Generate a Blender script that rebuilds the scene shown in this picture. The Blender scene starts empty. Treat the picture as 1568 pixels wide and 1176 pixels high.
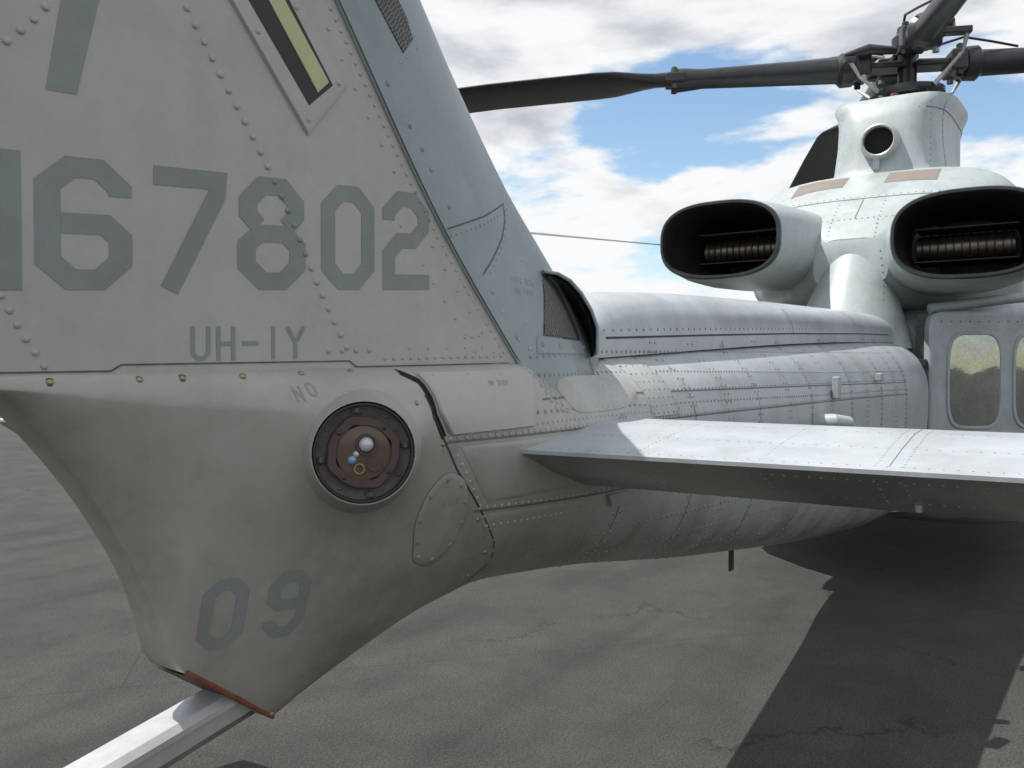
import bpy, math, random, bmesh
from mathutils import Vector, Matrix
from mathutils.bvhtree import BVHTree
random.seed(4)
S=bpy.context.scene
S.view_settings.view_transform='Standard'; S.view_settings.look='None'; S.view_settings.exposure=0
root=bpy.data.objects.new("helicopter",None); S.collection.objects.link(root)

# ---------------- materials
def nodes(m):
    m.use_nodes=True
    nt=m.node_tree; return nt, nt.nodes, nt.links, nt.nodes["Principled BSDF"]
def paint(name,col,rough=.5,var=.12,metal=0,bump=.0,scale=6,grain=60,streak=0,spec=.5,grime=0,under_shade=0,col2=None):
    m=bpy.data.materials.new(name); nt,N,L,B=nodes(m)
    tc=N.new('ShaderNodeTexCoord')
    n1=N.new('ShaderNodeTexNoise'); n1.inputs['Scale'].default_value=scale; n1.inputs['Detail'].default_value=7; n1.inputs['Roughness'].default_value=.65
    L.new(tc.outputs['Object'],n1.inputs['Vector'])
    n2=N.new('ShaderNodeTexNoise'); n2.inputs['Scale'].default_value=grain; n2.inputs['Detail'].default_value=3
    L.new(tc.outputs['Object'],n2.inputs['Vector'])
    mx=N.new('ShaderNodeMath'); mx.operation='MULTIPLY_ADD'; mx.inputs[1].default_value=.3
    L.new(n2.outputs['Fac'],mx.inputs[0]); L.new(n1.outputs['Fac'],mx.inputs[2])
    src=mx
    if streak:
        mp=N.new('ShaderNodeMapping'); mp.inputs['Scale'].default_value=(9,9,1.2)
        n3=N.new('ShaderNodeTexNoise'); n3.inputs['Scale'].default_value=2.2; n3.inputs['Detail'].default_value=6
        L.new(tc.outputs['Object'],mp.inputs[0]); L.new(mp.outputs[0],n3.inputs['Vector'])
        m3=N.new('ShaderNodeMath'); m3.operation='MULTIPLY_ADD'; m3.inputs[1].default_value=streak
        L.new(n3.outputs['Fac'],m3.inputs[0]); L.new(mx.outputs[0],m3.inputs[2])
        m4=N.new('ShaderNodeMath'); m4.operation='SUBTRACT'; m4.inputs[1].default_value=streak*.5; L.new(m3.outputs[0],m4.inputs[0]); src=m4
    def cr_(col):
        r=N.new('ShaderNodeValToRGB'); r.color_ramp.elements[0].position=.4; r.color_ramp.elements[1].position=.85
        a=1-var; b=1+var*.8
        r.color_ramp.elements[0].color=(col[0]*a,col[1]*a*.985,col[2]*a*.96,1); r.color_ramp.elements[1].color=(col[0]*b,col[1]*b,col[2]*b,1)
        L.new(src.outputs[0],r.inputs[0]); return r.outputs[0]
    out=cr_(col)
    if col2: # soft transition between two colours along the boom
        sx=N.new('ShaderNodeSeparateXYZ'); L.new(tc.outputs['Object'],sx.inputs[0])
        q=N.new('ShaderNodeMapRange'); q.interpolation_type='SMOOTHSTEP'; q.inputs[1].default_value=1.5; q.inputs[2].default_value=3.0; L.new(sx.outputs[0],q.inputs[0])
        mm=N.new('ShaderNodeMix'); mm.data_type='RGBA'; L.new(q.outputs[0],mm.inputs[0]); L.new(out,mm.inputs[6]); L.new(cr_(col2),mm.inputs[7]); out=mm.outputs[2]
    if grime: # oily dirt gathered in patches
        n4=N.new('ShaderNodeTexNoise'); n4.inputs['Scale'].default_value=3.1; n4.inputs['Detail'].default_value=9; n4.inputs['Roughness'].default_value=.7
        L.new(tc.outputs['Object'],n4.inputs['Vector'])
        mr=N.new('ShaderNodeMapRange'); mr.inputs[1].default_value=.48; mr.inputs[2].default_value=.72; mr.inputs[4].default_value=grime; L.new(n4.outputs['Fac'],mr.inputs[0])
        fac=mr.outputs[0]
        if under_shade: # underside shade painted into the colour of down-facing skins, mottled by noise
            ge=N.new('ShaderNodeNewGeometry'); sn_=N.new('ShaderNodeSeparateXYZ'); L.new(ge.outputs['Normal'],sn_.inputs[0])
            mb=N.new('ShaderNodeMapRange'); mb.inputs[1].default_value=.12; mb.inputs[2].default_value=-.75; mb.inputs[3].default_value=0; mb.inputs[4].default_value=under_shade; L.new(sn_.outputs[2],mb.inputs[0])
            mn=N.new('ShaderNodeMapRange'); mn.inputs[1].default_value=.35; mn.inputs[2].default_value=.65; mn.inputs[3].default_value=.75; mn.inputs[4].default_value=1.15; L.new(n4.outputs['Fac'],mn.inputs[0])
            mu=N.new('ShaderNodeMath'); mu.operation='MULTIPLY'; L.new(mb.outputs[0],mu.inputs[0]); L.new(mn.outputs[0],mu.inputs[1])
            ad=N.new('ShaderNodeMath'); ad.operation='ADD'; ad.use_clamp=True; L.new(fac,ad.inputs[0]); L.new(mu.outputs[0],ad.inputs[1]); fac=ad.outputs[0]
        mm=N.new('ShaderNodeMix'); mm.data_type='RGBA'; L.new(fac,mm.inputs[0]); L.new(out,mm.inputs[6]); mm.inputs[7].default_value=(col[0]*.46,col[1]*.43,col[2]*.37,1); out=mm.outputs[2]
    L.new(out,B.inputs['Base Color'])
    B.inputs['Roughness'].default_value=rough; B.inputs['Metallic'].default_value=metal; B.inputs['Specular IOR Level'].default_value=spec
    if bump:
        bp=N.new('ShaderNodeBump'); bp.inputs['Strength'].default_value=bump; bp.inputs['Distance'].default_value=.004
        L.new(n1.outputs['Fac'],bp.inputs['Height']); L.new(bp.outputs[0],B.inputs['Normal'])
    return m
BOOMC=(.44,.475,.505)
M_fin=paint('fin_paint',(.415,.405,.38),.45,.08,streak=.35,bump=.2,grime=.18)
M_nose=paint('leading_edge_paint',(.26,.305,.315),.38,.10,streak=.4,bump=.2,grime=.22)
M_body=paint('fairing_paint',(.395,.385,.357),.38,.10,streak=.35,bump=.3,grime=.34,under_shade=.75,col2=BOOMC)
M_boom=paint('boom_paint',BOOMC,.30,.12,streak=.5,bump=.45,grime=.38,under_shade=.9)
M_cowl=paint('cowling_paint',(.41,.46,.47),.40,.10,streak=.6,bump=.25,grime=.32,under_shade=.5)
M_plate=paint('plate_paint',(.43,.42,.395),.42,.08,grime=.2)
M_mark=paint('marking_paint',(.23,.255,.245),.6,.14,grain=200)
M_mark2=paint('faded_marking_paint',(.31,.31,.295),.6,.1)
M_dark=paint('seam_dark',(.04,.04,.038),.7,.2)
M_hole=paint('opening_black',(.006,.006,.006),.9,.2)
M_seam=paint('seam_grime',(.15,.145,.13),.7,.3)  # dark tone for skin joints and some rivets
M_grime=paint('dark_grime',(.10,.095,.085),.7,.4,scale=30)
M_black=paint('rotor_black',(.03,.033,.036),.36,.4,scale=9)
M_inner=paint('exhaust_metal',(.045,.037,.031),.42,.5,metal=.5)
M_slat=paint('baffle_metal',(.17,.14,.115),.30,.5,metal=.8)
M_yel=paint('formation_light',(.50,.49,.27),.5,.05)
M_brass=paint('brass_bolt',(.36,.29,.17),.35,.2,metal=.7)
M_bolt=paint('painted_rivet',(.39,.38,.36),.36,.1)
M_bolt2=paint('shaded_rivet',(.27,.265,.25),.42,.25)  # darker colour paints in the shading of the rivet heads
M_maroon=paint('housing_maroon',(.085,.05,.048),.45,.25)
M_glassd=paint('dark_lens',(.12,.085,.065),.12,.2)
M_red=paint('primer_red',(.20,.06,.035),.6,.5,scale=30)
M_metal=paint('bare_metal',(.52,.52,.52),.4,.2,metal=.4,grime=.3)
M_tan=paint('tan_screen',(.22,.19,.165),.7,.1)
def glass(name,col,rough=.05):
    m=bpy.data.materials.new(name); nt,N,L,B=nodes(m)
    B.inputs['Base Color'].default_value=(*col,1); B.inputs['Roughness'].default_value=rough
    B.inputs['Specular IOR Level'].default_value=1.0; B.inputs['Coat Weight'].default_value=1; B.inputs['Coat Roughness'].default_value=.03
    return m
M_lens=glass('lens_glass',(.50,.52,.58)); M_blue=glass('blue_lens',(.14,.28,.42))
M_win=paint('window_glass',(.34,.36,.35),.03,.5,metal=.8,scale=1.5,bump=.12,spec=1)
def grille(name,s=300):
    m=bpy.data.materials.new(name); nt,N,L,B=nodes(m)
    tc=N.new('ShaderNodeTexCoord'); ck=N.new('ShaderNodeTexChecker'); ck.inputs['Scale'].default_value=s
    ck.inputs[1].default_value=(.02,.02,.02,1); ck.inputs[2].default_value=(.15,.15,.14,1)
    L.new(tc.outputs['Object'],ck.inputs['Vector']); L.new(ck.outputs[0],B.inputs['Base Color']); B.inputs['Roughness'].default_value=.6
    return m
M_grille=grille('mesh_grille',170)

# ---------------- mesh helpers
def mk(name,V,F,mat,smooth=True,parent=root,auto=None,recalc=True):
    me=bpy.data.meshes.new(name); me.from_pydata([tuple(v) for v in V],[],F); me.update()
    o=bpy.data.objects.new(name,me); S.collection.objects.link(o); me.materials.append(mat)
    if smooth: me.polygons.foreach_set('use_smooth',[True]*len(me.polygons))
    o.parent=parent
    bm=bmesh.new(); bm.from_mesh(me)
    if recalc: bmesh.ops.recalc_face_normals(bm,faces=bm.faces)
    if auto:
        for e in bm.edges:
            if len(e.link_faces)==2 and e.calc_face_angle(0)>math.radians(auto): e.smooth=False
    bm.to_mesh(me); bm.free()
    return o
def loft(name,rings,mat,cap0=True,cap1=True,closed=True,smooth=True,auto=40,parent=root):
    V=[];F=[];n=len(rings[0])
    for r in rings: V+=r
    for i in range(len(rings)-1):
        for j in range(n if closed else n-1):
            k=(j+1)%n
            F.append((i*n+j,i*n+k,(i+1)*n+k,(i+1)*n+j))
    if closed:
        if cap0: F.append(tuple(range(n))[::-1])
        if cap1: F.append(tuple((len(rings)-1)*n+j for j in range(n)))
    return mk(name,V,F,mat,smooth,parent,auto)
def pchip(xs,ys,x):
    n=len(xs)
    if x<=xs[0]: return ys[0]
    if x>=xs[-1]: return ys[-1]
    h=[xs[i+1]-xs[i] for i in range(n-1)]; d=[(ys[i+1]-ys[i])/h[i] for i in range(n-1)]
    m=[d[0]]+[0 if d[i-1]*d[i]<=0 else 2*d[i-1]*d[i]/(d[i-1]+d[i]) for i in range(1,n-1)]+[d[-1]]
    i=0
    while x>xs[i+1]: i+=1
    t=(x-xs[i])/h[i]
    return (2*t**3-3*t*t+1)*ys[i]+(t**3-2*t*t+t)*h[i]*m[i]+(-2*t**3+3*t*t)*ys[i+1]+(t**3-t*t)*h[i]*m[i+1]
def box(name,c,s,mat,rot=None,bev=.004,parent=root):
    V=[]; R=rot or Matrix.Identity(3)
    for x in (-1,1):
        for y in (-1,1):
            for z in (-1,1): V.append(Vector(c)+R@Vector((x*s[0]/2,y*s[1]/2,z*s[2]/2)))
    F=[(0,1,3,2),(4,6,7,5),(0,4,5,1),(2,3,7,6),(0,2,6,4),(1,5,7,3)]
    o=mk(name,V,F,mat,False,parent)
    if bev:
        b=o.modifiers.new('b','BEVEL'); b.width=bev; b.segments=2
    return o
def tube(name,pts,rads,mat,n=16,parent=root,smooth=True):
    rings=[]; P=[Vector(p) for p in pts]; up=Vector((0,0,1))
    if any(abs((P[i+1]-P[i]).normalized().z)>.85 for i in range(len(P)-1)): up=Vector((1,.2,0)).normalized()
    for i,p in enumerate(P):
        t=(P[min(i+1,len(P)-1)]-P[max(i-1,0)]).normalized()
        a=t.cross(up).normalized(); b=a.cross(t).normalized()
        r=rads[i] if isinstance(rads,(list,tuple)) else rads
        ra,rb=(r if isinstance(r,(list,tuple)) else (r,r))
        rings.append([p+a*ra*math.cos(2*math.pi*j/n)+b*rb*math.sin(2*math.pi*j/n) for j in range(n)])
    return loft(name,rings,mat,parent=parent,smooth=smooth,auto=35)
def lathe(name,o,ax,prof,mat,n=48,cap=True,wob=None):
    o=Vector(o); ax=Vector(ax).normalized(); u=ax.cross(Vector((0,0,1)))
    if u.length<.1: u=Vector((1,0,0))
    u.normalize(); v=u.cross(ax).normalized()
    rings=[]
    for h,r in prof:
        rings.append([o+ax*h+(u*math.cos(2*math.pi*j/n)+v*math.sin(2*math.pi*j/n))*r*(wob(j/n) if wob else 1) for j in range(n)])
    return loft(name,rings,mat,cap0=False,cap1=cap,auto=30)

# ---------------- FIN
def Xs(z): return pchip([1.5,1.615,1.886,2.27,3.05],[1.70,1.60,1.38,1.13,.62],z)
def Xl(z): return pchip([1.5,1.7,1.87,2.05,2.44,3.05],[2.45,2.27,2.08,1.86,1.51,.98],z)
def Xt(z): return pchip([1.5,2.0,3.05],[.3,.3,-.1],z)
def yf(X,z): return max(.012,.075+.187*(X-.70)+.08*max(0,z-2.3))
rings=[]; nr=[]
for i in range(31):
    z=1.576+i*(3.05-1.576)/30
    s=[];a,b=Xt(z),Xs(z)
    for i2 in range(15):
        X=a+(b-a)*i2/14; s.append(Vector((X,-yf(X,z),z)))
    rings.append(s+[Vector((p.x,-p.y,z)) for p in s[::-1]])
for i in range(31):
    z=1.53+i*(3.05-1.53)/30; b=Xs(z)
    L_=Xl(z)-b; y0=yf(b,z)+.003
    P0=(b-.004,-y0);P1=(b+.45*L_,-y0-.03*L_);P2=(Xl(z),-y0*.62);P3=(Xl(z),0)
    s=[]
    for i2 in range(17):
        t=i2/16;c=((1-t)**3,3*t*(1-t)**2,3*t*t*(1-t),t**3)
        s.append(Vector((sum(k*p[0] for k,p in zip(c,(P0,P1,P2,P3))),sum(k*p[1] for k,p in zip(c,(P0,P1,P2,P3))),z)))
    nr.append(s+[Vector((p.x,-p.y,z)) for p in s[-2::-1]])
fin=loft('fin_skin',rings,M_fin)
nose=loft('fin_leading_edge',nr,M_nose)

# ---------------- TAIL FAIRING + BOOM
T=[ # X zb wmax wk n
(.40,1.568,.03,.02,1.4),(.55,1.563,.052,.03,1.4),(.605,1.552,.064,.03,1.4),(.66,1.495,.080,.03,1.35),(.722,1.415,.095,.03,1.3),(.77,1.34,.108,.03,1.25),(.82,1.245,.12,.03,1.2),
(.85,1.165,.13,.035,1.15),(.872,1.098,.137,.045,1.1),(.90,1.075,.15,.05,1.1),(1.0,1.0,.185,.05,1.15),(1.077,.945,.21,.04,1.2),
(1.15,.958,.235,.03,1.3),(1.26,.985,.265,.02,1.5),(1.46,1.046,.295,.01,1.9),(1.63,1.072,.31,0,2.2),(1.855,1.055,.315,0,2.4),
(3.0,.88,.345,0,2.5),(4.79,.64,.43,0,2.5),(5.6,.56,.49,0,2.6),(6.5,.5,.52,0,2.6)]
C=list(zip(*T))
def sec(X):
    zb,wm,wk,n=[pchip(C[0],C[i],X) for i in (1,2,3,4)]
    zt=pchip([.4,1.6,1.9,3,5.3,6.5],[1.583,1.606,1.625,1.69,1.79,1.83],X)
    wt=pchip([.6,1.6,1.8],[.055,.235,.0],X) if X<1.8 else 0
    if X<1.6: wt=yf(X,1.58)-.002
    zm=zt-pchip([.4,.6,.8,1.3,1.6,2,6.5],[.008,.02,.05,.10,.16,.24,.42],X)
    nu=pchip([.6,1.5,2.0],[2,2,2.3],X)
    s=[]
    for i in range(25):
        f=math.pi/2*i/24
        s.append([X,wk+(wm-wk)*math.sin(f)**(2/n),zm-(zm-zb)*math.cos(f)**(2/n)])
    for i in range(1,15):
        f=math.pi/2*i/14
        s.append([X,wt+(wm-wt)*math.cos(f)**(2/nu),zm+(zt-zm)*math.sin(f)**(2/nu)])
    st=[]
    for p in s:
        g=.066*math.exp(-(((p[0]-1.125)/.088)**2+((p[2]-1.452)/.088)**2)/1.4)
        st.append(Vector((p[0],-p[1]-g,p[2])))
    return st+[Vector((p[0],p[1]+.0,p[2])) for p in s[::-1]]
xs=[.40,.45,.5,.55,.58]+[.605+i*.02 for i in range(60)]+[1.82+i*.1 for i in range(46)]
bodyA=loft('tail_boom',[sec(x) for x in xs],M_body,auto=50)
dr=[]
for X in [2.12,2.16,2.25,2.4,2.7]+[3+.3*i for i in range(12)]+[6.4,6.5]:
    zt=pchip([2.12,2.2,2.34,4.09,6.35],[1.72,1.79,1.83,1.91,1.97],X); w=pchip([2.12,4,6.6],[.17,.23,.34],X)
    zb=pchip([2.1,3.96,5.33,6.6],[1.62,1.70,1.74,1.76],X)
    s=[Vector((X,-w*math.cos(f)**.75,zb+(zt-zb)*math.sin(f)**.75)) for f in [math.pi/2*i/14 for i in range(15)]]
    dr.append(s+[Vector((p.x,-p.y,p.z)) for p in s[-2::-1]])
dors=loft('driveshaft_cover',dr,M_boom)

def bvh_of(objs):
    V=[];F=[]
    for o in objs:
        k=len(V); V+=[v.co.copy() for v in o.data.vertices]; F+=[tuple(i+k for i in p.vertices) for p in o.data.polygons]
    return BVHTree.FromPolygons(V,F)
BV=bvh_of([fin,nose,bodyA,dors])
def caster(bv,org,dr):
    dr=Vector(dr)
    def f(a,b):
        h=bv.ray_cast(Vector(org(a,b)),dr)
        if h[0] is None: return None,None
        n=h[1]; n=-n if n.dot(dr)>0 else n
        return h[0],n
    return f
side=caster(BV,lambda X,z:(X,-3,z),(0,1,0))
# ---- surface-conforming details
def plate(name,outline,th,mat,cast=side,nr_=6,sub=5,smooth=False,bevel=.0015):
    pts=[]
    n=len(outline)
    for i in range(n):
        a,b=outline[i],outline[(i+1)%n]
        for k in range(sub): pts.append((a[0]+(b[0]-a[0])*k/sub,a[1]+(b[1]-a[1])*k/sub))
    cx=sum(p[0] for p in pts)/len(pts); cz=sum(p[1] for p in pts)/len(pts)
    V=[];F=[]; m=len(pts)
    rr=[(i/nr_) for i in range(1,nr_)]+[1-.0001]
    p,nn=cast(cx,cz); V.append(p+nn*th); 
    levels=[(r*.97 if r>.99 else r,th) for r in rr]+[(1,th-bevel),(1.0,-.003)]
    for r,h in levels:
        for q in pts:
            p,nn=cast(cx+(q[0]-cx)*r,cz+(q[1]-cz)*r)
            if p is None: p,nn=V[-1],Vector((0,-1,0))
            V.append(p+nn*h)
    for j in range(m): F.append((0,1+j,1+(j+1)%m))
    for i in range(len(levels)-1):
        for j in range(m):
            k=(j+1)%m
            F.append((1+i*m+j,1+(i+1)*m+j,1+(i+1)*m+k,1+i*m+k))
    return mk(name,V,F,mat,True,auto=35)
def ribbon(acc,poly,w,off,cast=side,closed=False,step=.02,mapf=None):
    V,F=acc
    n=len(poly); P=[Vector(p) for p in poly]
    offs=[]
    for i in range(n):
        a=P[i-1] if (i>0 or closed) else None; b=P[(i+1)%n] if (i<n-1 or closed) else None
        if a is not None and b is not None:
            d1=(P[i]-a).normalized(); d2=(b-P[i]).normalized()
            n1=Vector((-d1.y,d1.x)); n2=Vector((-d2.y,d2.x)); mm=(n1+n2).normalized(); L=w/2/max(.35,mm.dot(n1)); offs.append(mm*L)
        else:
            d=(b-P[i]) if a is None else (P[i]-a); d.normalize(); offs.append(Vector((-d.y,d.x))*w/2)
    segs=n if closed else n-1
    for i in range(segs):
        j=(i+1)%n; k=max(1,int((P[j]-P[i]).length/step))
        prev=None
        for t in range(k+1):
            f=t/k
            row=[]
            for c in (-1,0,1):
                q=P[i].lerp(P[j],f)+offs[i].lerp(offs[j],f)*c
                if mapf: q=mapf(q)
                p,nn=cast(q[0],q[1])
                row.append(None if p is None else p+nn*off)
            if None in row: prev=None; continue
            b0=len(V); V.extend(row)
            if prev is not None:
                F.append((prev,prev+1,b0+1,b0)); F.append((prev+1,prev+2,b0+2,b0+1))
            prev=b0
def strips(name,lines,w,mat,off=.0012,cast=side,step=.02):
    acc=([],[])
    for l in lines: ribbon(acc,l,w,off,cast,step=step)
    return mk(name,acc[0],acc[1],mat,True)
RV={}; TXT=[None]
def dome(mat,p,n,r,h=.5,sink=0,k=8):
    V,F=RV.setdefault(mat.name,([],[]))
    u=n.orthogonal().normalized(); v=n.cross(u); b=len(V)
    a0=random.random()*6; r*=random.uniform(.93,1.07)
    for rr,hh in ((1,-.15),(.92,.5*h),(.55,.9*h)):
        for j in range(k):
            t=2*math.pi*j/k+a0; V.append(p+(u*math.cos(t)+v*math.sin(t))*r*rr+n*r*hh)
    V.append(p+n*r*h)
    for i in range(2):
        for j in range(k): F.append((b+i*k+j,b+i*k+(j+1)%k,b+(i+1)*k+(j+1)%k,b+(i+1)*k+j))
    for j in range(k): F.append((b+2*k+j,b+2*k+(j+1)%k,b+3*k))
def rivets(line,sp,r,mat=M_bolt,cast=side,h=.5,jit=0,k=8,off=0):
    P=[Vector(p) for p in line]; carry=0
    for i in range(len(P)-1):
        L=(P[i+1]-P[i]).length; s=carry
        while s<L:
            q=P[i].lerp(P[i+1],s/L)
            p,n=cast(q.x,q.y)
            if p is not None:
                mt=mat
                if TXT[0] is not None and cast is side:
                    hit=TXT[0].find_nearest(p)
                    if hit[0] is not None and hit[3]<.003: mt=M_mark
                dome(mt,p+n*off,n,r,h,k=k)
            s+=sp
        carry=s-L
def flush_rivets():
    for mn,(V,F) in RV.items():
        mk('rivets_'+mn,V,F,bpy.data.materials[mn],True,recalc=False)
    RV.clear()
# ---- lettering
def glyph(c):
    s=.08;x0,x1,y0,y1,m,c_=s,.62-s,s,1-s,.5,.14
    O=[(x0+c_,y0),(x1-c_,y0),(x1,y0+c_),(x1,y1-c_),(x1-c_,y1),(x0+c_,y1),(x0,y1-c_),(x0,y0+c_)]
    six=[(x1,y1-c_-.06),(x1,y1-c_),(x1-c_,y1),(x0+c_,y1),(x0,y1-c_),(x0,y0+c_),(x0+c_,y0),(x1-c_,y0),(x1,y0+c_),(x1,m-.10),(x1-.10,m),(x0+s,m)]
    cc=.11
    D={'0':[(O,1)],'O':[(O,1)],'6':[(six,0)],'9':[([(.62-a,1-b) for a,b in six],0)],
    '7':[([(0,y1),(x1,y1),(x1-.01,y1-.12),(.12,0)],0)],
    '8':[([(x0+c_,y0),(x1-c_,y0),(x1,y0+c_),(x1,m-cc),(x1-cc,m),(x0+cc,m),(x0,m-cc),(x0,y0+c_)],1),([(x0+.10,m+.07),(x0+.015,m+.17),(x0+.015,y1-c_),(x0+c_,y1),(x1-c_,y1),(x1-.015,y1-c_),(x1-.015,m+.17),(x1-.10,m+.07)],0)],
    '2':[([(x0,y1-c_-.08),(x0,y1-c_),(x0+c_,y1),(x1-c_,y1),(x1,y1-c_),(x1,m+c_),(x1-c_,m),(x0+c_,m),(x0,m-c_),(x0,y0),(.62,y0)],0)],
    '1':[([(.31,0),(.31,1)],0)],'U':[([(x0,1),(x0,y0+c_),(x0+c_,y0),(x1-c_,y0),(x1,y0+c_),(x1,1)],0)],
    'H':[([(x0,0),(x0,1)],0),([(x1,0),(x1,1)],0),([(x0+.07,.5),(x1-.07,.5)],0)],'-':[([(.05,.5),(.57,.5)],0)],
    'Y':[([(.02,1),(.31,.5),(.31,0)],0),([(.6,1),(.36,.56)],0)],'N':[([(x0,0),(x0,1),(x1,0),(x1,1)],0)],
    'S':[([(x1,y1-.1),(x1,y1),(x0,y1),(x0,m),(x1,m),(x1,y0),(x0,y0),(x0,y0+.1)],0)],'T':[([(0,y1),(.62,y1)],0),([(.31,y1-.08),(.31,0)],0)],
    'E':[([(.62,y1),(x0,y1),(x0,y0),(.62,y0)],0),([(x0+.08,m),(.5,m)],0)],'P':[([(x0,0),(x0,y1),(x1,y1),(x1,m),(x0+.08,m)],0)],
    'D':[([(x0,y0),(x1-.1,y0),(x1,y0+.1),(x1,y1-.1),(x1-.1,y1),(x0,y1)],1)],'R':[([(x0,0),(x0,y1),(x1,y1),(x1,m),(x0+.08,m)],0),([(x0+.25,m-.08),(x1,0)],0)]}
    return D.get(c,[])
def text(name,s,org,e1,e2,h,adv,mat,stroke=.165,cast=side,off=.0008,sx=None):
    acc=([],[]); e1=Vector(e1).normalized(); e2=Vector(e2).normalized(); org=Vector(org)
    for i,ch in enumerate(s):
        a0=adv[i] if isinstance(adv,list) else i*adv
        k=sx[i] if sx else 1
        for li,(pl,cl) in enumerate(glyph(ch)):
            f=lambda q,a0=a0,k=k: org+e1*((q[0])*h*k+a0)+e2*(q[1]*h)
            ribbon(acc,pl,stroke,off+li*.0002,cast,bool(cl),step=.12,mapf=f)
    return mk(name,acc[0],acc[1],mat,True)
sn=text('serial_number','167802',(.60,1.7035),(1,.066),(0,1),.193,[.606-.060-.60,.0366,.203,.340,.5012,.6378],M_mark,stroke=.155,sx=[1,1.12,1,1.09,.985,.97])
TXT[0]=bvh_of([sn])
text('type_marking','UH-1Y',(.858,1.607),(1,.03),(0,1),.056,.043,M_mark,stroke=.125)
text('side_number','09',(.893,1.119),(1,-.035),(0,1),.124,[0,.112],M_mark,stroke=.165)
text('no_step_marking','NO',(1.003,1.538),(.95,.31),(-.15,1),.024,.024,M_mark2,stroke=.15)
text('small_marking','NO PUSH',(1.115,1.0),(1,.25),(0,1),.014,.013,M_mark2,stroke=.15)
text('small_marking','STEP',(1.30,1.425),(1,.1),(0,1),.014,.012,M_mark2,stroke=.13)
text('small_marking','STEP',(1.325,1.32),(1,.1),(0,1),.014,.012,M_mark2,stroke=.13,off=.0038)
text('small_marking','NO STEP',(1.445,1.555),(1,0),(0,1),.010,.009,M_mark2,stroke=.13,off=.0098)
text('small_marking','PUSH HERE',(1.63,1.79),(1,0),(0,1),.016,.013,M_plate,stroke=.13)
text('small_marking','NO PUSH',(1.64,1.765),(1,0),(0,1),.016,.013,M_plate,stroke=.13)
plate('upper_marking_bar',[(.653,1.989),(.694,1.992),(.757,2.28),(.70,2.28)],.0008,M_mark,bevel=.0001)
# formation light strip
plate('formation_light_frame',[(1.073,2.008),(1.155,2.114),(.853,2.495),(.765,2.42)],.007,M_plate,bevel=.004)
plate('formation_light_bezel',[(1.073,2.060),(1.122,2.107),(.89,2.44),(.80,2.415)],.0078,M_dark,bevel=.0003)
plate('formation_light_strip',[(1.090,2.086),(1.113,2.110),(.882,2.425),(.848,2.425)],.0095,M_yel,bevel=.001)
rivets([(1.073,2.035),(.79,2.405)],.16,.006,off=.006); rivets([(1.135,2.114),(.87,2.455)],.14,.006,off=.006)
# fin rivets
ra=[(.79,2.28),(.856,2.168),(.921,2.061),(.990,1.951),(1.033,1.873),(1.084,1.764),(1.132,1.672),(1.155,1.633)]
rivets(ra,.0265,.0062,h=.6)
rivets([(.56,2.02),(.602,2.040),(.638,2.081),(.659,2.112),(.70,2.2)],.026,.0058,h=.6)
rivets([(.575,1.735),(.598,1.690),(.617,1.650),(.648,1.598)],.022,.0055,h=.6)
rivets([(1.115,1.627),(1.225,1.631)],.03,.0058); rivets([(1.242,1.614),(1.56,1.622)],.021,.0044); rivets([(1.30,1.635),(1.56,1.640)],.05,.003)
rivets([(1.45,1.66),(1.50,1.665)],.02,.004)
sl=[(Xs(z)-.022,z) for z in [1.63+.05*i for i in range(18)]]
rivets(sl,.020,.0043); rivets([(a-.03,b) for a,b in sl],.055,.0038)
rivets([(a-.085,b) for a,b in sl[:6]],.045,.0038)
for q in [(1.242,2.139),(1.297,2.069),(1.353,1.993),(1.402,1.924),(1.526,1.756),(1.60,1.66),(1.33,2.03)]:
    p,n=side(q[0]+.012,q[1]+.006); dome(M_bolt2,p,n,.0065,.35,k=10); dome(M_dark,p+n*.0016,n,.0022,.35,k=8)
for q in [(.772,1.579),(.837,1.581),(.932,1.583),(1.035,1.587),(1.132,1.590),(.65,1.577)]:
    p,n=side(*q); dome(M_brass,p,n,.0055,.6,k=10); dome(M_grime,p-n*.0008,n,.0075,.12,k=12)
strips('fin_edge_seam',[[(Xs(z)+.0,z) for z in [1.60+.04*i for i in range(34)]]],.005,M_dark,off=.0042)
strips('fin_base_seam',[[(.45,1.5885),(.737,1.592),(.752,1.6015),(1.16,1.609),(1.175,1.598),(1.58,1.606)]],.0025,M_grime)
strips('cap_seam',[[(1.40,1.882),(1.47,1.905),(1.544,1.929),(1.672,1.981)],[(1.672,1.981),(1.655,1.94),(1.615,1.89),(1.56,1.84),(1.51,1.798)]],.003,M_grime,off=.001)
rivets([(1.41,1.868),(1.55,1.915),(1.675,1.965)],.02,.003,M_bolt2); rivets([(1.685,1.97),(1.62,1.885),(1.525,1.79)],.022,.003,M_bolt2)
plate('leading_edge_grille',[(1.242,2.302),(1.314,2.223),(1.363,2.270),(1.35,2.31),(1.27,2.40),(1.19,2.37)],.002,M_grille,bevel=.001)
rivets([(1.30,2.20),(1.375,2.255),(1.37,2.31)],.03,.003)
for q in [(1.62,1.66),(1.66,1.70),(1.66,1.64),(1.565,1.72),(1.70,1.85)]:
    p,n=side(*q)
    if p: dome(M_bolt,p,n,.005,.4)
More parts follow.
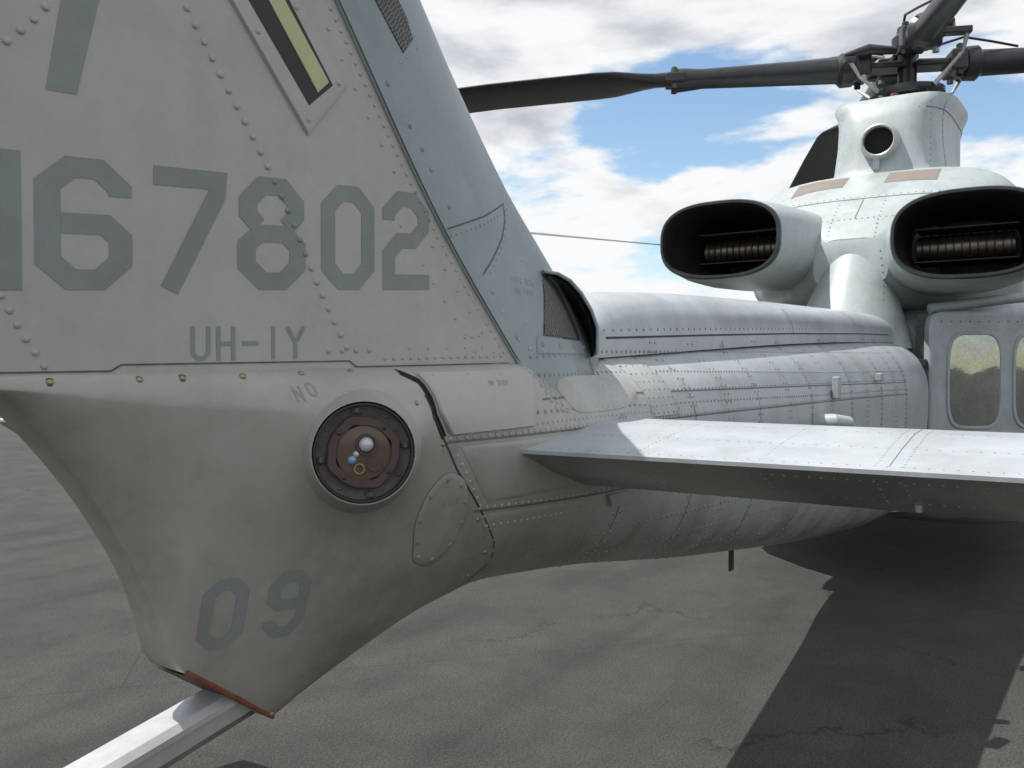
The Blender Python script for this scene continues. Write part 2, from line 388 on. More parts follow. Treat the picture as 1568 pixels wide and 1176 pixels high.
# fairing front seam and hardware
fs=[(1.254,1.578),(1.258,1.54),(1.269,1.501),(1.349,1.393),(1.452,1.286),(1.52,1.215),(1.548,1.165),(1.524,1.12),(1.49,1.08)]
strips('fairing_front_gap',[fs],.0035,M_dark,off=.0014)
strips('fairing_front_gap_wide',[[(1.235,1.588),(1.262,1.57),(1.268,1.54),(1.272,1.505),(1.30,1.462)]],.014,M_hole,off=.0010,step=.008)
plate('access_box_panel',[(1.270,1.582),(1.618,1.588),(1.573,1.468),(1.318,1.466),(1.284,1.51)],.009,M_plate,bevel=.003)
rivets([(1.30,1.576),(1.60,1.58)],.1,.0025,off=.009)
def cat(pts,k=5):
    out=[];n=len(pts)
    for i in range(n):
        p0,p1,p2,p3=[Vector(pts[(i+j-1)%n]) for j in range(4)]
        for t in range(k):
            u=t/k; out.append(tuple(.5*((2*p1)+(-p0+p2)*u+(2*p0-5*p1+4*p2-p3)*u*u+(-p0+3*p1-3*p2+p3)*u**3)))
    return out
ov=cat([(1.325,1.389),(1.37,1.372),(1.393,1.33),(1.398,1.28),(1.385,1.228),(1.345,1.198),(1.30,1.212),(1.283,1.25),(1.272,1.30),(1.285,1.355)])
plate('oval_access_cover',ov,.003,M_body,sub=1,bevel=.001)
strips('oval_cover_edge',[ov+[ov[0]]],.002,M_seam,off=.0012,step=.01)
c0=Vector((1.336,1.293))
for i in range(0,50,5):
    q=c0+(Vector(ov[i])-c0)*.87; p,n=side(*q); dome(M_bolt2,p+n*.003,n,.005,.45)
for q in [(1.224,1.531),(1.300,1.448),(1.360,1.351),(1.440,1.279),(1.505,1.196),(1.372,1.367),(1.50,1.14)]:
    p,n=side(*q)
    if p: dome(M_brass,p,n,.005,.6,k=10); dome(M_seam,p-n*.0006,n,.007,.12,k=12)
# boom skins, rivets
def rib(X,z0,z1,sp,r): rivets([(X,z0),(X,z1)],sp,r,M_bolt2)
plate('boom_lower_skin',[(1.44,1.290),(1.87,1.272),(1.90,1.12),(1.56,1.13)],.0015,M_body,bevel=.0008)
plate('boom_mid_skin',[(1.35,1.44),(1.95,1.44),(1.93,1.315),(1.45,1.315)],.0015,M_body,bevel=.0008)
rivets([(1.32,1.458),(1.56,1.458),(5.4,1.44)],.022,.0052); rivets([(1.33,1.472),(1.56,1.474),(2.4,1.474)],.022,.0044)
strips('boom_seams',[[(1.31,1.451),(1.6,1.451),(5.6,1.43)],[(1.42,1.300),(1.87,1.282),(5.6,1.20)],[(1.63,1.525),(2.2,1.525),(5.6,1.50)]]+
       [[(X,.6+(5-X)*.09+.1),(X,1.66+.03*(X-2))] for X in (2.02,2.5,3.1,3.75,4.4,5.0,5.55)],.0045,M_seam,off=.001,step=.04)
rivets([(1.435,1.305),(1.868,1.288)],.022,.0048); rivets([(1.47,1.262),(1.86,1.250)],.022,.0040,off=.0015)
rivets([(1.435,1.31),(1.33,1.44)],.024,.0042)
rivets([(1.87,1.29),(5.6,1.21)],.03,.0050,M_bolt2)
rivets([(1.64,1.578),(2.344,1.585),(4.21,1.57),(5.6,1.57)],.024,.0050,M_bolt2)
rivets([(1.6,1.498),(2.21,1.493),(3.9,1.47),(5.6,1.46)],.03,.0050,M_bolt2)
rivets([(1.66,1.62),(2.1,1.64),(5.6,1.68)],.03,.0050,M_bolt2)
rivets([(2.4,1.53),(5.6,1.515)],.03,.0050,M_bolt2)
for zz in (1.0,1.08,1.16,1.36): rivets([(1.6,zz+.02),(5.4,zz-.12)],.035,.0045,M_bolt2)
for X in (2.02,2.5,2.8,3.1,3.45,3.75,4.05,4.4,4.7,5.0,5.3,5.55):
    for dx in (-.018,.018): rib(X+dx,.6+(5-X)*.09+.12,1.66+.03*(X-2),.028,.0048)
for a in (0,.025,.05):
    rivets([(1.635+a,1.575-a*.3),(1.70+a,1.487)],.022,.0066)
plate('boom_doubler',[(2.19,1.62),(2.36,1.63),(2.38,1.455),(2.20,1.455)],.0035,M_body)
for X in (2.205,2.235,2.27,2.30,2.335,2.36): rivets([(X,1.465),(X,1.62)],.022,.0038,M_bolt2,off=.003)
plate('repair_patch',cat([(1.77,1.565),(1.95,1.575),(2.14,1.565),(2.15,1.52),(2.05,1.49),(1.85,1.485),(1.78,1.50)],3),.0022,M_body,sub=1,bevel=.001)
plate('boom_bracket_plate',[(1.93,1.275),(2.12,1.27),(2.10,1.235),(1.96,1.24)],.010,M_body)
box('step_fitting_1',(4.07,-.405,1.50),(.05,.03,.10),M_cowl); box('step_fitting_2',(4.9,-.448,1.54),(.08,.03,.04),M_cowl)
tube('static_port_fitting',[(3.80,-.37,1.35),(3.80,-.45,1.36),(3.9,-.49,1.35)],[.04,.035,.03],M_cowl,14)
box('belly_antenna',(3.82,0,.72),(.05,.012,.13),M_black)
# dorsal seam
dseam=[(2.2,1.668),(3.0,1.70),(3.96,1.735),(5.3,1.775),(6.0,1.79)]
strips('driveshaft_cover_seam',[[(x,z+.012) for x,z in dseam]],.006,M_dark,off=.002)
rivets([(x,z+.035) for x,z in dseam],.05,.0050,M_bolt2)
strips('driveshaft_cover_joint',[[(4.0,1.74),(4.0,1.86),(4.0,1.90)],[(5.2,1.78),(5.2,1.93)]],.012,M_plate,off=.002)
# hood scoop at fin root
lip=[(1.815,-.190,1.835),(1.86,-.205,1.832),(1.905,-.215,1.818),(1.945,-.226,1.788),(1.975,-.240,1.745),(1.99,-.250,1.70),(1.99,-.250,1.63)]
fwd=[(1.93,-.05,1.85),(1.97,-.06,1.845),(2.02,-.075,1.83),(2.07,-.10,1.80),(2.11,-.12,1.75),(2.13,-.14,1.70),(2.13,-.15,1.62)]
V=[];F=[]
for i in range(7):
    for t in range(6):
        f=t/5; p=Vector(lip[i]).lerp(Vector(fwd[i]),f)+Vector((0,-.008,.004))*math.sin(math.pi*f); V.append(p)
for i in range(6):
    for t in range(5): F.append((i*6+t,i*6+t+1,(i+1)*6+t+1,(i+1)*6+t))
hd=mk('vent_hood',V,F,M_nose); sm=hd.modifiers.new('s','SOLIDIFY'); sm.thickness=.004; sm.offset=0
tube('vent_hood_lip',[Vector(p) for p in lip],.0045,M_nose,8)
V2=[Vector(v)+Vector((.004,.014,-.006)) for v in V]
mk('vent_hood_shade',V2,F,M_dark)  # dark sheet that paints the shade inside the hood
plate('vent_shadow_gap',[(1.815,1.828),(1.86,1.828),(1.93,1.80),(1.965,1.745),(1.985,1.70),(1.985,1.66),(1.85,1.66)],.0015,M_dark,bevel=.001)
plate('vent_mesh',[(1.812,1.818),(1.735,1.672),(1.95,1.668),(1.92,1.74),(1.87,1.79)],.004,M_grille,bevel=.001)
plate('vent_flange',[(1.70,1.668),(2.10,1.664),(2.14,1.632),(1.69,1.628)],.003,M_nose)
rivets([(1.72,1.65),(2.1,1.648)],.09,.0065,M_bolt2,off=.003)
# tail light
ax=Vector((-.64,-.77,.02)).normalized(); o=Vector((1.070,-.281,1.452))
lathe('tail_light_boss',o,ax,[(-.16,.125),(-.10,.118),(-.06,.108),(-.025,.098),(-.008,.092),(0,.0890),(.0005,.0878),(-.004,.0865)],M_body,56,cap=False)
lathe('tail_light_groove',o,ax,[(-.003,.0868),(-.012,.085),(-.016,.07),(-.018,.03)],M_grime,48)
lathe('tail_light_seal',o,ax,[(-.012,.0860),(-.001,.0845),(-.001,.0815),(-.010,.080)],M_black,48,cap=False)
lathe('tail_light_flange',o,ax,[(-.02,.062),(-.004,.061),(-.002,.059),(-.002,.047),(-.008,.045)],M_maroon,64,cap=False,wob=lambda t:1+.07*max(0,math.cos(8*math.pi*(t+.06)))**3)
lathe('tail_light_window',o,ax,[(-.012,.0475),(-.006,.046),(-.005,.03),(-.0048,.0)],M_glassd,40)
u=ax.cross(Vector((0,0,1))).normalized(); v=u.cross(ax).normalized()
if u.dot(Vector((.54,-.84,0)))<0: u=-u
def Lp(a,b,h=0): return o+u*a+v*b+ax*h
def ball(name,p,r,mat):
    lathe(name,p,ax,[(r*math.sin(t),r*math.cos(t)) for t in [i*math.pi/2/8 for i in range(9)]],mat,24)
ball('main_lens',Lp(.004,.014,-.006),.0130,M_lens); lathe('main_lens_ring',Lp(.004,.014,-.004),ax,[(0,.0185),(.003,.018),(.003,.0145),(0,.0140)],M_maroon,28,cap=False)
ball('blue_lens',Lp(-.020,-.012,-.006),.0080,M_blue); ball('small_lens',Lp(-.013,-.002,-.006),.0055,M_lens)
lathe('gold_ring',Lp(-.008,-.027,-.004),ax,[(0,.0095),(.002,.0095),(.002,.0072),(0,.0070)],M_brass,24,cap=False)
lathe('sensor_disc',Lp(.018,-.02,-.004),ax,[(0,.0135),(.0012,.013)],M_maroon,24)
for k in range(4):
    t=math.pi/4+k*math.pi/2+.1; dome(M_black,Lp(.054*math.cos(t),.054*math.sin(t),-.002),ax,.004,.5)
for k in range(8):
    t=k*math.pi/4+.2; dome(M_grime,Lp(.073*math.cos(t),.073*math.sin(t),-.015),ax,.0045,.6)
for k in range(4):
    t=k*math.pi/2+.15; box(f'light_clip_{k}',Lp(.073*math.cos(t),.073*math.sin(t),-.012),(.012,.012,.010),M_grime,bev=.002)
# tail skid
sdir=Vector((-.253,0,-.040)).normalized(); sc=Vector((1.03,0,1.0))
up=Vector((0,0,1)); nrm=(up-sdir*up.dot(sdir)).normalized()
def prism(name,prof,mat,L0=-.03,L1=.62):
    rr=[[sc+sdir*l+Vector((0,1,0))*a+nrm*b for a,b in prof] for l in (L0,L1)]
    return loft(name,rr,mat,auto=25)
prism('tail_skid_rail',[(-.042,.0),(-.042,.010),(-.030,.020),(.030,.020),(.042,.010),(.042,.0)],M_metal)
prism('tail_skid_channel',[(-.036,.001),(.036,.001),(.030,-.034),(-.030,-.034)],M_plate)
prism('tail_skid_sole',[(-.022,-.033),(.022,-.033),(.020,-.05),(-.020,-.05)],M_seam)
tube('skid_opening_trim',[(.885,-.0495,1.0875),(.91,-.0515,1.0685),(.935,-.052,1.0495),(1.0,-.053,1.0),(1.05,-.0495,.962),(1.078,-.042,.943)],[(.003,.0045)]*6,M_red,8)
mk('skid_opening',[(.89,-.046,1.078),(.89,.046,1.078),(1.06,.04,.953),(1.06,-.04,.953)],[(0,1,2,3)],M_dark,False)
p=Vector((1.07,-.048,.952)); dome(M_brass,p,Vector((0,-1,0)),.006)

# ---------------- elevator
EL={}
def elev(sgn,name,dz=0,tip=2.1,tp=.09):
    E=[(0,1.412),(.3,1.435),(.6,1.452),(.82,1.455),(.93,1.448),(.985,1.430),(1,1.41),(.97,1.375),(.88,1.338),(.7,1.300),(.45,1.305),(.2,1.352),(0,1.404)]
    rr=[]
    for k in range(12):
        y=.25+k*(tip-.25)/11; x0=1.535+.05*(y-.3); ch=.61-tp*(y-.3)
        rr.append([Vector((x0+ch*e[0],sgn*y,e[1]+0.008+dz*(y-.25))) for e in E])
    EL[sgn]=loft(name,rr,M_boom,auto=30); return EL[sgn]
elev(-1,'starboard_elevator',tip=2.0); elev(1,'port_elevator',-.012,2.1,.135)
eb=bvh_of([EL[-1]]); top=caster(eb,lambda X,y:(X,y,3),(0,0,-1)); bot=caster(eb,lambda X,y:(X,y,0),(0,0,1))
for yy in (-.55,-.80,-1.0,-1.045,-1.32,-1.6,-1.9):
    rivets([(1.60,yy),(2.03,yy)],.02,.0022,M_seam,top,h=.25,k=6); rivets([(1.62,yy),(1.98,yy)],.024,.0025,M_bolt2,bot,h=.4,k=6)
for f in (.03,.3,.62,.9):
    rivets([(1.545+.58*f,-.36),(1.63+.46*f,-1.95)],.022,.0022,M_seam,top,h=.25,k=6)
rivets([(1.575,-.38),(1.65,-1.95)],.022,.003,M_bolt2,bot,h=.45,k=6); rivets([(1.70,-.4),(1.76,-1.95)],.024,.0028,M_bolt2,bot,h=.45,k=6)
strips('elevator_joint',[[(1.60,-1.022),(2.08,-1.022)]],.0014,M_seam,off=.0008,cast=top)
lathe('elevator_drain',(1.75,-1.05,1.345),(0,0,-1),[(0,.008),(.02,.006)],M_cowl,12)

# ---------------- exhausts
def sup(cx,cy,cz,hw,hh,n=2.7,N_=48):
    r=[]
    for j in range(N_):
        t=2*math.pi*j/N_; c,s=math.cos(t),math.sin(t)
        r.append(Vector((cx,cy+hw*math.copysign(abs(c)**(2/n),c),cz+hh*math.copysign(abs(s)**(2/n),s))))
    return r
for sg,nm,zc_ in ((1,'port',2.49),(-1,'starboard',2.405)):
    st=[(5.845,.78,.43,.268),(5.9,.775,.445,.283),(6.05,.765,.465,.300),(6.3,.73,.485,.312),(6.6,.65,.475,.312),(6.9,.56,.44,.29),(7.3,.5,.38,.25)]
    loft(nm+'_exhaust_shroud',[sup(a,sg*b,zc_,c,d) for a,b,c,d in st],M_cowl,cap0=False)
    st=[(5.86,.78,.438,.276),(5.835,.78,.438,.276),(5.818,.78,.430,.268),(5.818,.78,.414,.252),(5.86,.78,.408,.246)]
    loft(nm+'_exhaust_rim',[sup(a,sg*b,zc_,c,d) for a,b,c,d in st],M_black,cap0=False,cap1=False)
    st=[(5.858,.78,.4085,.2465),(6.05,.77,.385,.232),(6.3,.74,.35,.21),(6.7,.7,.33,.20)]
    loft(nm+'_exhaust_duct',[sup(a,sg*b,zc_,c,d) for a,b,c,d in st],M_inner,cap0=False)
    cy=sg*.74; zz=zc_-.02
    tube(nm+'_exhaust_manifold',[(6.36,cy-.27,zz),(6.36,cy+.30,zz)],[.085,.085],M_slat,20)
    for k in range(12):
        y=cy-.25+k*.047
        tube(f'{nm}_manifold_rib_{k}',[(6.36,y-.004,zz),(6.36,y+.004,zz)],[.095,.095],M_inner,20)
    box(nm+'_baffle_upper',(6.30,cy,zz+.11),(.28,.60,.012),M_inner); box(nm+'_baffle_lower',(6.30,cy,zz-.105),(.28,.60,.012),M_inner)
ck=[]
for X,hw,z0,z1 in [(6.35,.25,2.15,2.50),(6.5,.42,2.05,2.66),(6.8,.6,2.0,2.84),(7.08,.85,1.95,3.02),(7.35,1.02,1.95,3.15),(7.7,1.04,1.95,3.18),(9.5,1.0,1.95,3.18),(10.3,.8,1.95,2.7),(10.6,.5,1.95,2.3)]:
    ck.append(sup(X,0,(z0+z1)/2,hw,(z1-z0)/2,3.6,48))
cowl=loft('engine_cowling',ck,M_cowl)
cr_=[]
for x,z,r in [(6.72,2.62,.10),(6.66,2.55,.16),(6.60,2.42,.20),(6.54,2.28,.235),(6.48,2.12,.28),(6.44,1.98,.33),(6.42,1.86,.37),(6.42,1.72,.40)]:
    cr_.append([Vector((x+r*1.15*math.cos(2*math.pi*j/40),r*math.sin(2*math.pi*j/40),z)) for j in range(40)])
cone=loft('aft_cone_fairing',cr_,M_cowl)
cbv=bvh_of([cowl,cone]); aft=caster(cbv,lambda y,z:(4,y,z),(1,0,0)); dn=caster(cbv,lambda X,y:(X,y,6),(0,0,-1))
for a,b in ((.20,.60),(-.47,-.10)):
    plate('deck_screen',[(7.06,a),(7.06,b),(7.30,b),(7.30,a)],.004,M_tan,cast=dn)
for yy in (-.16,.16): rivets([(yy,2.50),(yy,2.85)],.035,.007,M_seam,aft,h=.3)
rivets([(-.25,2.66),(.25,2.66)],.04,.007,M_seam,aft,h=.3); rivets([(-.5,2.88),(.6,2.88)],.05,.007,M_seam,aft,h=.3)
rivets([(-.24,2.05),(-.2,2.4)],.05,.006,M_seam,aft,h=.3)
strips('cowl_seams',[[(.0,2.66),(.0,2.85)],[(-.6,2.86),(.6,2.86)]],.007,M_seam,off=.002,cast=aft,step=.05)
# pylon
pl=[]
for z,cx,hl,hw in [(3.0,8.55,1.25,.60),(3.12,8.55,1.16,.50),(3.25,8.58,1.13,.455),(3.5,8.6,1.12,.43),(3.72,8.62,1.09,.43),(3.83,8.65,1.07,.455),(3.90,8.68,1.05,.49),(3.94,8.7,1.03,.49),(3.95,8.72,.98,.44),(3.96,8.75,.7,.32)]:
    r=[]
    for j in range(56):
        t=2*math.pi*j/56;c,s=math.cos(t),math.sin(t);n=4
        x=cx+hl*math.copysign(abs(c)**(2/n),c)
        r.append(Vector((x,hw*math.copysign(abs(s)**(2/n),s),z+.13*(x-8.6)*(z-3.1))))
    pl.append(r)
pyl=loft('rotor_pylon',pl,M_cowl)
pbv=bvh_of([pyl]); paft=caster(pbv,lambda y,z:(4,y,z),(1,0,0)); psd=caster(pbv,lambda X,z:(X,-4,z),(0,1,0))
rivets([(-.36,3.2),(-.34,3.75)],.05,.006,M_seam,paft,h=.3); rivets([(.36,3.2),(.34,3.75)],.05,.006,M_seam,paft,h=.3)
strips('pylon_seams',[[(7.9,3.15),(7.9,3.8)],[(8.8,3.15),(8.8,3.9)],[(7.6,3.7),(9.6,3.85)]],.008,M_seam,off=.002,cast=psd,step=.05)
rivets([(7.93,3.15),(7.93,3.8)],.05,.006,M_seam,psd,h=.3)
lathe('pylon_outlet_rim',(7.50,0,3.42),(-1,0,0),[(0,.155),(.07,.145),(.12,.132),(.125,.122),(.12,.114),(.0,.110)],M_metal,32,cap=False)
lathe('pylon_outlet',(7.43,.0,3.42),(-1,0,0),[(0,.13),(.001,.02)],M_hole,28)
box('pylon_outlet_drip',(7.44,.02,3.24),(.05,.05,.1),M_cowl)

# ---------------- cabin
cb=[]
for X,hw,z0,z1 in [(6.55,.45,.55,1.92),(6.75,.75,.5,1.99),(7.1,1.12,.42,2.07),(7.3,1.24,.4,2.13),(9.8,1.27,.4,2.2),(11,1.1,.42,2.0),(12,.85,.5,1.5),(12.7,.5,.6,1.1)]:
    cb.append(sup(X,0,(z0+z1)/2,hw,(z1-z0)/2,6,48))
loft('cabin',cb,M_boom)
A=Vector((6.40,-.47,0)); B_=Vector((6.98,-1.34,0)); dd=(B_-A).normalized(); dn_=Vector((-dd.y,dd.x,0)); 
if dn_.x>0: dn_=-dn_
def rrect(cx,cz,hw,hz,n=5,N_=40,depth=0):
    out=[]
    for j in range(N_):
        t=2*math.pi*j/N_;c,s=math.cos(t),math.sin(t)
        out.append(A+dd*(cx+hw*math.copysign(abs(c)**(2/n),c))+Vector((0,0,cz+hz*math.copysign(abs(s)**(2/n),s)))+dn_*depth)
    return out
def panel(name,cx,cz,hw,hz,prof,mat,n=5):
    return loft(name,[rrect(cx,cz,hw+g,hz+g,n,depth=h) for h,g in prof],mat,cap0=False)
panel('cabin_door',.52,1.33,.50,.64,[(-.03,0),(.035,0),(.045,-.012),(.045,-.03)],M_boom,14)
for i,cx in enumerate((.33,.78)):
    panel(f'door_window_frame_{i}',cx,1.50,.175,.315,[(.044,.02),(.056,.014),(.056,0),(.048,-.006)],M_cowl,4.5)
    panel(f'door_window_{i}',cx,1.50,.173,.313,[(.05,.0),(.0505,-.02)],M_win,4.5)
for zz in (.95,1.90):
    for k in range(14):
        p=A+dd*(.10+k*.065)+Vector((0,0,zz))+dn_*.045; dome(M_seam,p,dn_,.006,.3)
box('door_hinge_1',(6.37,-.46,1.62),(.08,.07,.05),M_black); box('door_hinge_2',(6.37,-.46,1.12),(.08,.07,.05),M_black)
box('door_recess',(6.50,-.46,1.33),(.10,.08,1.25),M_grime)
tube('cabin_roof_rail',[(6.45,-.50,1.99),(6.75,-.95,2.06),(7.0,-1.36,2.10)],.035,M_cowl,12)
for sg in (1,-1):
    tube('landing_skid_tube',[(7.9,sg*1.3,.06),(8.3,sg*1.3,.05),(11.0,sg*1.3,.05),(11.5,sg*1.3,.2)],.05,M_cowl,14)
    for X in (8.4,10.4): tube('skid_cross_tube',[(X,sg*1.3,.05),(X,sg*1.1,.3),(X,sg*.5,.46),(X,0,.47)],.045,M_cowl,12)
# ---------------- rotor
HX=8.84
tube('rotor_mast',[(HX,0,3.85),(HX,0,4.72)],[.085,.085],M_black,20)
lathe('mast_boot',(HX,0,3.88),(0,0,1),[(0,.34),(.04,.34),(.05,.27),(.09,.28),(.10,.22),(.14,.23),(.15,.19),(.19,.19),(.2,.1)],M_black,28)
lathe('swashplate',(HX,0,4.12),(0,0,1),[(0,.1),(0,.30),(.03,.33),(.07,.33),(.09,.26),(.12,.12)],M_black,28)
lathe('hub_cap',(HX,0,4.70),(0,0,1),[(-.1,.14),(0,.14),(.04,.10),(.10,.09),(.12,.04)],M_black,24)
tube('boot_red_fitting',[(8.0,-.02,3.82),(8.0,-.02,3.95)],[.045,.03],M_red,14)
for k in range(4):
    a=math.radians(45+90*k); tube(f'actuator_{k}',[(HX+.42*math.cos(a),.30*math.sin(a),3.9),(HX+.30*math.cos(a),.26*math.sin(a),4.14)],[.04,.03],M_metal if k%2 else M_black,12)
for k,az in enumerate((113,203,293,23)):
    H=Vector((HX,0,4.42 if k%2==0 else 4.54))
    a=math.radians(az); d=Vector((math.cos(a),math.sin(a),0)); w=Vector((-math.sin(a),math.cos(a),0))
    R3=Matrix((d,w,Vector((0,0,1)))).transposed()
    def P(r,dz=0,o=0): return H+d*r+w*o+Vector((0,0,dz+.01-.012*max(0,r-1.6)**2))
    tube(f'blade_cuff_{k}',[P(.45),P(.50),P(.60),P(.64),P(.95),P(1.9),P(2.05),P(2.2)],[.10,.155,.16,.12,.115,.095,.11,.12],M_black,18)
    box(f'hub_yoke_{k}',P(.28),(.46,.24,.055),M_black,R3,.015)
    box(f'hub_clamp_{k}',P(.42,0),(.14,.34,.20),M_black,R3,.02)
    for o_ in (-.13,.13):
        lathe(f'hub_bolt_{k}',P(.42,-.14,o_),(0,0,1),[(0,.03),(.28,.03),(.29,.015)],M_metal if o_>0 else M_black,10)
    box(f'pitch_horn_{k}',P(.58,-.02,.22),(.10,.30,.06),M_black,R3,.012)
    tube(f'pitch_link_{k}',[P(.58,-.03,.34),P(.50,-.17,.33),Vector((HX,0,4.17))+d*.30+w*.16],[.022,.014,.022],M_metal,10)
    tube(f'lead_lag_damper_{k}',[P(.15,.10,.18),P(.40,.10,.25),P(.60,.07,.2)],[.035,.05,.03],M_black,12)
    tube(f'cuff_hose_{k}',[P(.2,.14,-.1),P(.45,.20,-.14),P(.7,.16,-.1),P(.95,.125,-.03)],[.012]*4,M_metal if k==0 else M_black,8)
    box(f'fold_lug_{k}',P(2.16,0),(.20,.26,.10),M_black,R3,.02)
    for o_ in (-.08,.08): lathe(f'fold_bolt_{k}',P(2.17,-.10,o_),(0,0,1),[(0,.03),(.20,.03),(.21,.02)],M_grime,10)
    rr=[]
    for r,ch,th in [(2.2,.22,.12),(2.35,.25,.10),(2.5,.36,.09),(2.75,.57,.08),(2.95,.62,.075),(4,.62,.07),(5.5,.62,.065),(7.3,.62,.05),(7.4,.5,.02)]:
        ring=[]
        for j in range(24):
            t=2*math.pi*j/24; c=math.cos(t); s=math.sin(t)
            x=.5*ch*c; z=.5*th*s*(1+.5*c)
            ring.append(P(r, z+.10*x, x))
        rr.append(ring)
    loft(f'rotor_blade_{k}',rr,M_black)
tube('distant_blade_line',[(1.9,.1,1.98),(5.95,1.235,2.50)],.004,M_metal,6)  # thin tube standing in for a distant rotor blade
flush_rivets()

# ---------------- ground
gm=bpy.data.materials.new('asphalt'); nt,N,L,B=nodes(gm)
tc=N.new('ShaderNodeTexCoord')
def noise(s,d=6,r=.6,dist=0):
    n=N.new('ShaderNodeTexNoise'); n.inputs['Scale'].default_value=s; n.inputs['Detail'].default_value=d; n.inputs['Roughness'].default_value=r; n.inputs['Distortion'].default_value=dist
    L.new(tc.outputs['Object'],n.inputs['Vector']); return n
def ramp(src,els):
    r=N.new('ShaderNodeValToRGB'); 
    for i,(p,c) in enumerate(els):
        e=r.color_ramp.elements[i] if i<2 else r.color_ramp.elements.new(p)
        e.position=p; e.color=(*c,1) if isinstance(c,tuple) else (c,c,c,1)
    L.new(src,r.inputs[0]); return r
def mult(a,b,f=1):
    m=N.new('ShaderNodeMix'); m.data_type='RGBA'; m.blend_type='MULTIPLY'; m.inputs[0].default_value=f
    L.new(a,m.inputs[6]); L.new(b,m.inputs[7]); return m.outputs[2]
base=ramp(noise(.35,8,.6).outputs['Fac'],[(.3,(.064,.0615,.058)),(.75,(.088,.085,.080))])
agg=ramp(noise(85,3,.85).outputs['Fac'],[(.3,(.35,.35,.35)),(.72,(1.7,1.68,1.64))])
sta=ramp(noise(1.7,10,.75,.3).outputs['Fac'],[(.36,(.76,.76,.76)),(.6,(1.08,1.08,1.06))])
col=mult(mult(base.outputs[0],agg.outputs[0]),sta.outputs[0])
# dark rubber and oil streaks along the parking direction
ms=N.new('ShaderNodeMapping'); ms.inputs['Rotation'].default_value=(0,0,-.5); ms.inputs['Scale'].default_value=(.18,1.6,1); L.new(tc.outputs['Object'],ms.inputs[0])
ns=N.new('ShaderNodeTexNoise'); ns.inputs['Scale'].default_value=1.6; ns.inputs['Detail'].default_value=6; L.new(ms.outputs[0],ns.inputs['Vector'])
rs=ramp(ns.outputs['Fac'],[(.50,(1,1,1)),(.72,(.76,.76,.77))]); col=mult(col,rs.outputs[0])
vo=N.new('ShaderNodeTexVoronoi'); vo.feature='DISTANCE_TO_EDGE'; vo.inputs['Scale'].default_value=.30
dn1=noise(1.3,8,.7); mp=N.new('ShaderNodeVectorMath'); mp.operation='MULTIPLY_ADD'; mp.inputs[1].default_value=(1.2,1.2,0)
L.new(dn1.outputs['Color'],mp.inputs[0]); L.new(tc.outputs['Object'],mp.inputs[2]); L.new(mp.outputs[0],vo.inputs['Vector'])
cr=ramp(vo.outputs['Distance'],[(.0,(.42,.41,.4)),(.0032,(1,1,1))])
brk=ramp(noise(.8,3).outputs['Fac'],[(.46,(0,0,0)),(.56,(1,1,1))])
m=N.new('ShaderNodeMix'); m.data_type='RGBA'; m.blend_type='MULTIPLY'; L.new(brk.outputs[0],m.inputs[0]); L.new(col,m.inputs[6]); L.new(cr.outputs[0],m.inputs[7])
br=N.new('ShaderNodeTexBrick'); br.inputs['Scale'].default_value=1; br.inputs['Mortar Size'].default_value=.006; br.inputs['Brick Width'].default_value=90; br.inputs['Row Height'].default_value=3.6
br.inputs['Color1'].default_value=(1,1,1,1); br.inputs['Color2'].default_value=(.90,.90,.91,1); br.inputs['Mortar'].default_value=(.75,.75,.75,1)
mpp=N.new('ShaderNodeMapping'); mpp.inputs['Rotation'].default_value=(0,0,.75); L.new(tc.outputs['Object'],mpp.inputs[0]); L.new(mpp.outputs[0],br.inputs['Vector'])
L.new(mult(m.outputs[2],br.outputs[0]),B.inputs['Base Color']); B.inputs['Roughness'].default_value=.85; B.inputs['Specular IOR Level'].default_value=.3
bp=N.new('ShaderNodeBump'); bp.inputs['Strength'].default_value=.7; bp.inputs['Distance'].default_value=.008; L.new(agg.outputs[0],bp.inputs['Height']); L.new(bp.outputs[0],B.inputs['Normal'])
mk('apron_ground',[(-1500,-1500,0),(1500,-1500,0),(1500,1500,0),(-1500,1500,0)],[(0,1,2,3)],gm,False,None)

# ---------------- world, sun, cam
kx,ky=.20,.435
sd=Vector((-kx,ky,1)).normalized(); el=math.asin(sd.z)
sun=bpy.data.lights.new('sun','SUN'); sun.energy=5.0; sun.angle=math.radians(.5); sun.color=(1,.96,.90)
so=bpy.data.objects.new('sun',sun); S.collection.objects.link(so); so.rotation_euler=sd.to_track_quat('Z','Y').to_euler()
W=bpy.data.worlds.new('World'); S.world=W; W.use_nodes=True; nt=W.node_tree; N=nt.nodes; L=nt.links
bg=N['Background']; sk=N.new('ShaderNodeTexSky'); sk.sky_type='NISHITA'; sk.sun_disc=False; sk.sun_elevation=el; sk.sun_rotation=math.atan2(sd.x,sd.y)
sk.dust_density=.4; sk.air_density=1.1; sk.ozone_density=2
bg.inputs[1].default_value=.102
tc=N.new('ShaderNodeTexCoord'); sp=N.new('ShaderNodeSeparateXYZ'); L.new(tc.outputs['Generated'],sp.inputs[0])
def mth(op,a,b=None,c=None,clamp=False):
    m=N.new('ShaderNodeMath'); m.operation=op; m.use_clamp=clamp
    for i,x in enumerate((a,b,c)):
        if x is None: continue
        if isinstance(x,(int,float)): m.inputs[i].default_value=x
        else: L.new(x,m.inputs[i])
    return m.outputs[0]
zc=mth('ADD',mth('MAXIMUM',sp.outputs[2],0),.38)
cx=mth('DIVIDE',sp.outputs[0],zc); cy=mth('DIVIDE',sp.outputs[1],zc)
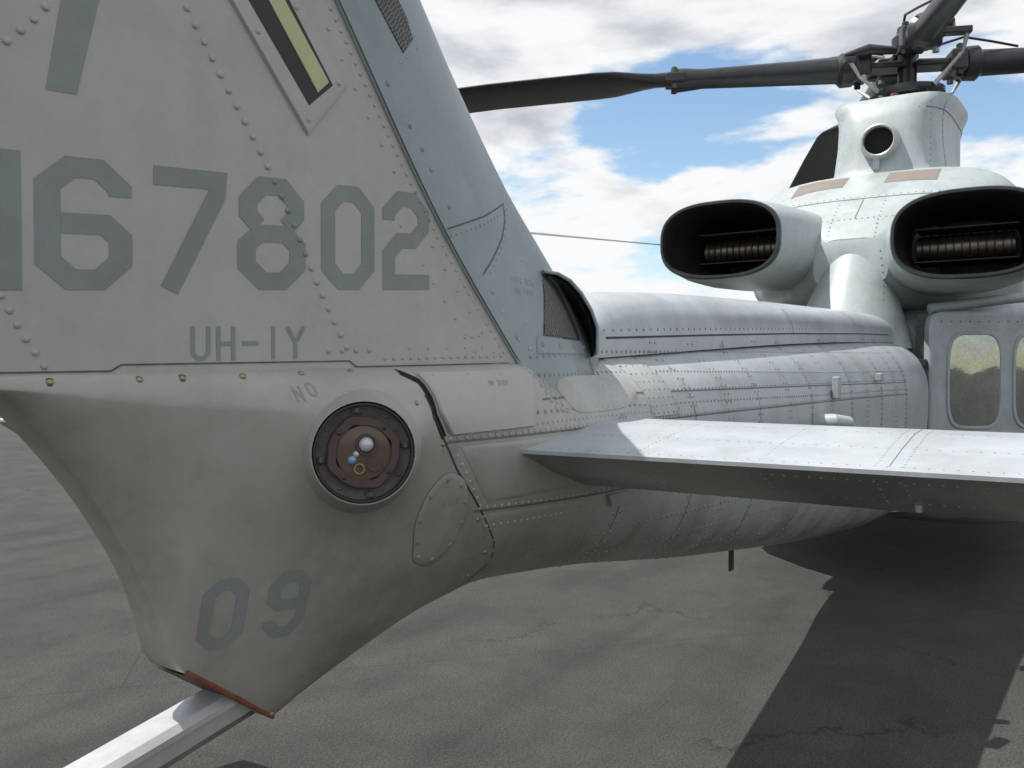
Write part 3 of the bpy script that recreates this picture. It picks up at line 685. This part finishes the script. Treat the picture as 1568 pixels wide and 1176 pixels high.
cv=N.new('ShaderNodeCombineXYZ'); L.new(cx,cv.inputs[0]); L.new(cy,cv.inputs[1]); L.new(mth('MULTIPLY',sp.outputs[2],3.8),cv.inputs[2])
def cn(off,s=2.3,d=9):
    ad=N.new('ShaderNodeVectorMath'); ad.operation='ADD'; ad.inputs[1].default_value=off; L.new(cv.outputs[0],ad.inputs[0])
    n=N.new('ShaderNodeTexNoise'); n.inputs['Scale'].default_value=s; n.inputs['Detail'].default_value=d; n.inputs['Roughness'].default_value=.52; n.inputs['Distortion'].default_value=.1
    L.new(ad.outputs[0],n.inputs['Vector']); return n.outputs['Fac']
OFF=(5.3,2.2,.4)
n0=cn(OFF); n1=cn((OFF[0],OFF[1],OFF[2]+.14))
r=N.new('ShaderNodeMapRange'); r.interpolation_type='SMOOTHSTEP'; r.inputs[1].default_value=.395; r.inputs[2].default_value=.48; L.new(n0,r.inputs[0])
r2=N.new('ShaderNodeMapRange'); r2.interpolation_type='SMOOTHSTEP'; r2.inputs[1].default_value=.48; r2.inputs[2].default_value=.66; L.new(n1,r2.inputs[0])
cm=N.new('ShaderNodeMix'); cm.data_type='RGBA'; L.new(r2.outputs[0],cm.inputs[0]); cm.inputs[6].default_value=(9.4,9.45,9.55,1); cm.inputs[7].default_value=(4.9,5.2,5.8,1)
sb=N.new('ShaderNodeMix'); sb.data_type='RGBA'; sb.blend_type='MULTIPLY'; sb.inputs[0].default_value=1; sb.inputs[7].default_value=(1.6,1.65,1.6,1); L.new(sk.outputs[0],sb.inputs[6])
fm=N.new('ShaderNodeMix'); fm.data_type='RGBA'; L.new(r.outputs[0],fm.inputs[0]); L.new(sb.outputs[2],fm.inputs[6]); L.new(cm.outputs[2],fm.inputs[7])
L.new(fm.outputs[2],bg.inputs[0])
cd=bpy.data.cameras.new('camera'); cam=bpy.data.objects.new('camera',cd); S.collection.objects.link(cam); S.camera=cam
cd.sensor_width=36; cd.lens=1300/1568*36; cd.clip_end=5000; cd.clip_start=.02
cam.location=(0,-1.275,1.6); cam.rotation_euler=(math.radians(90-1.23),0,math.radians(33-90))
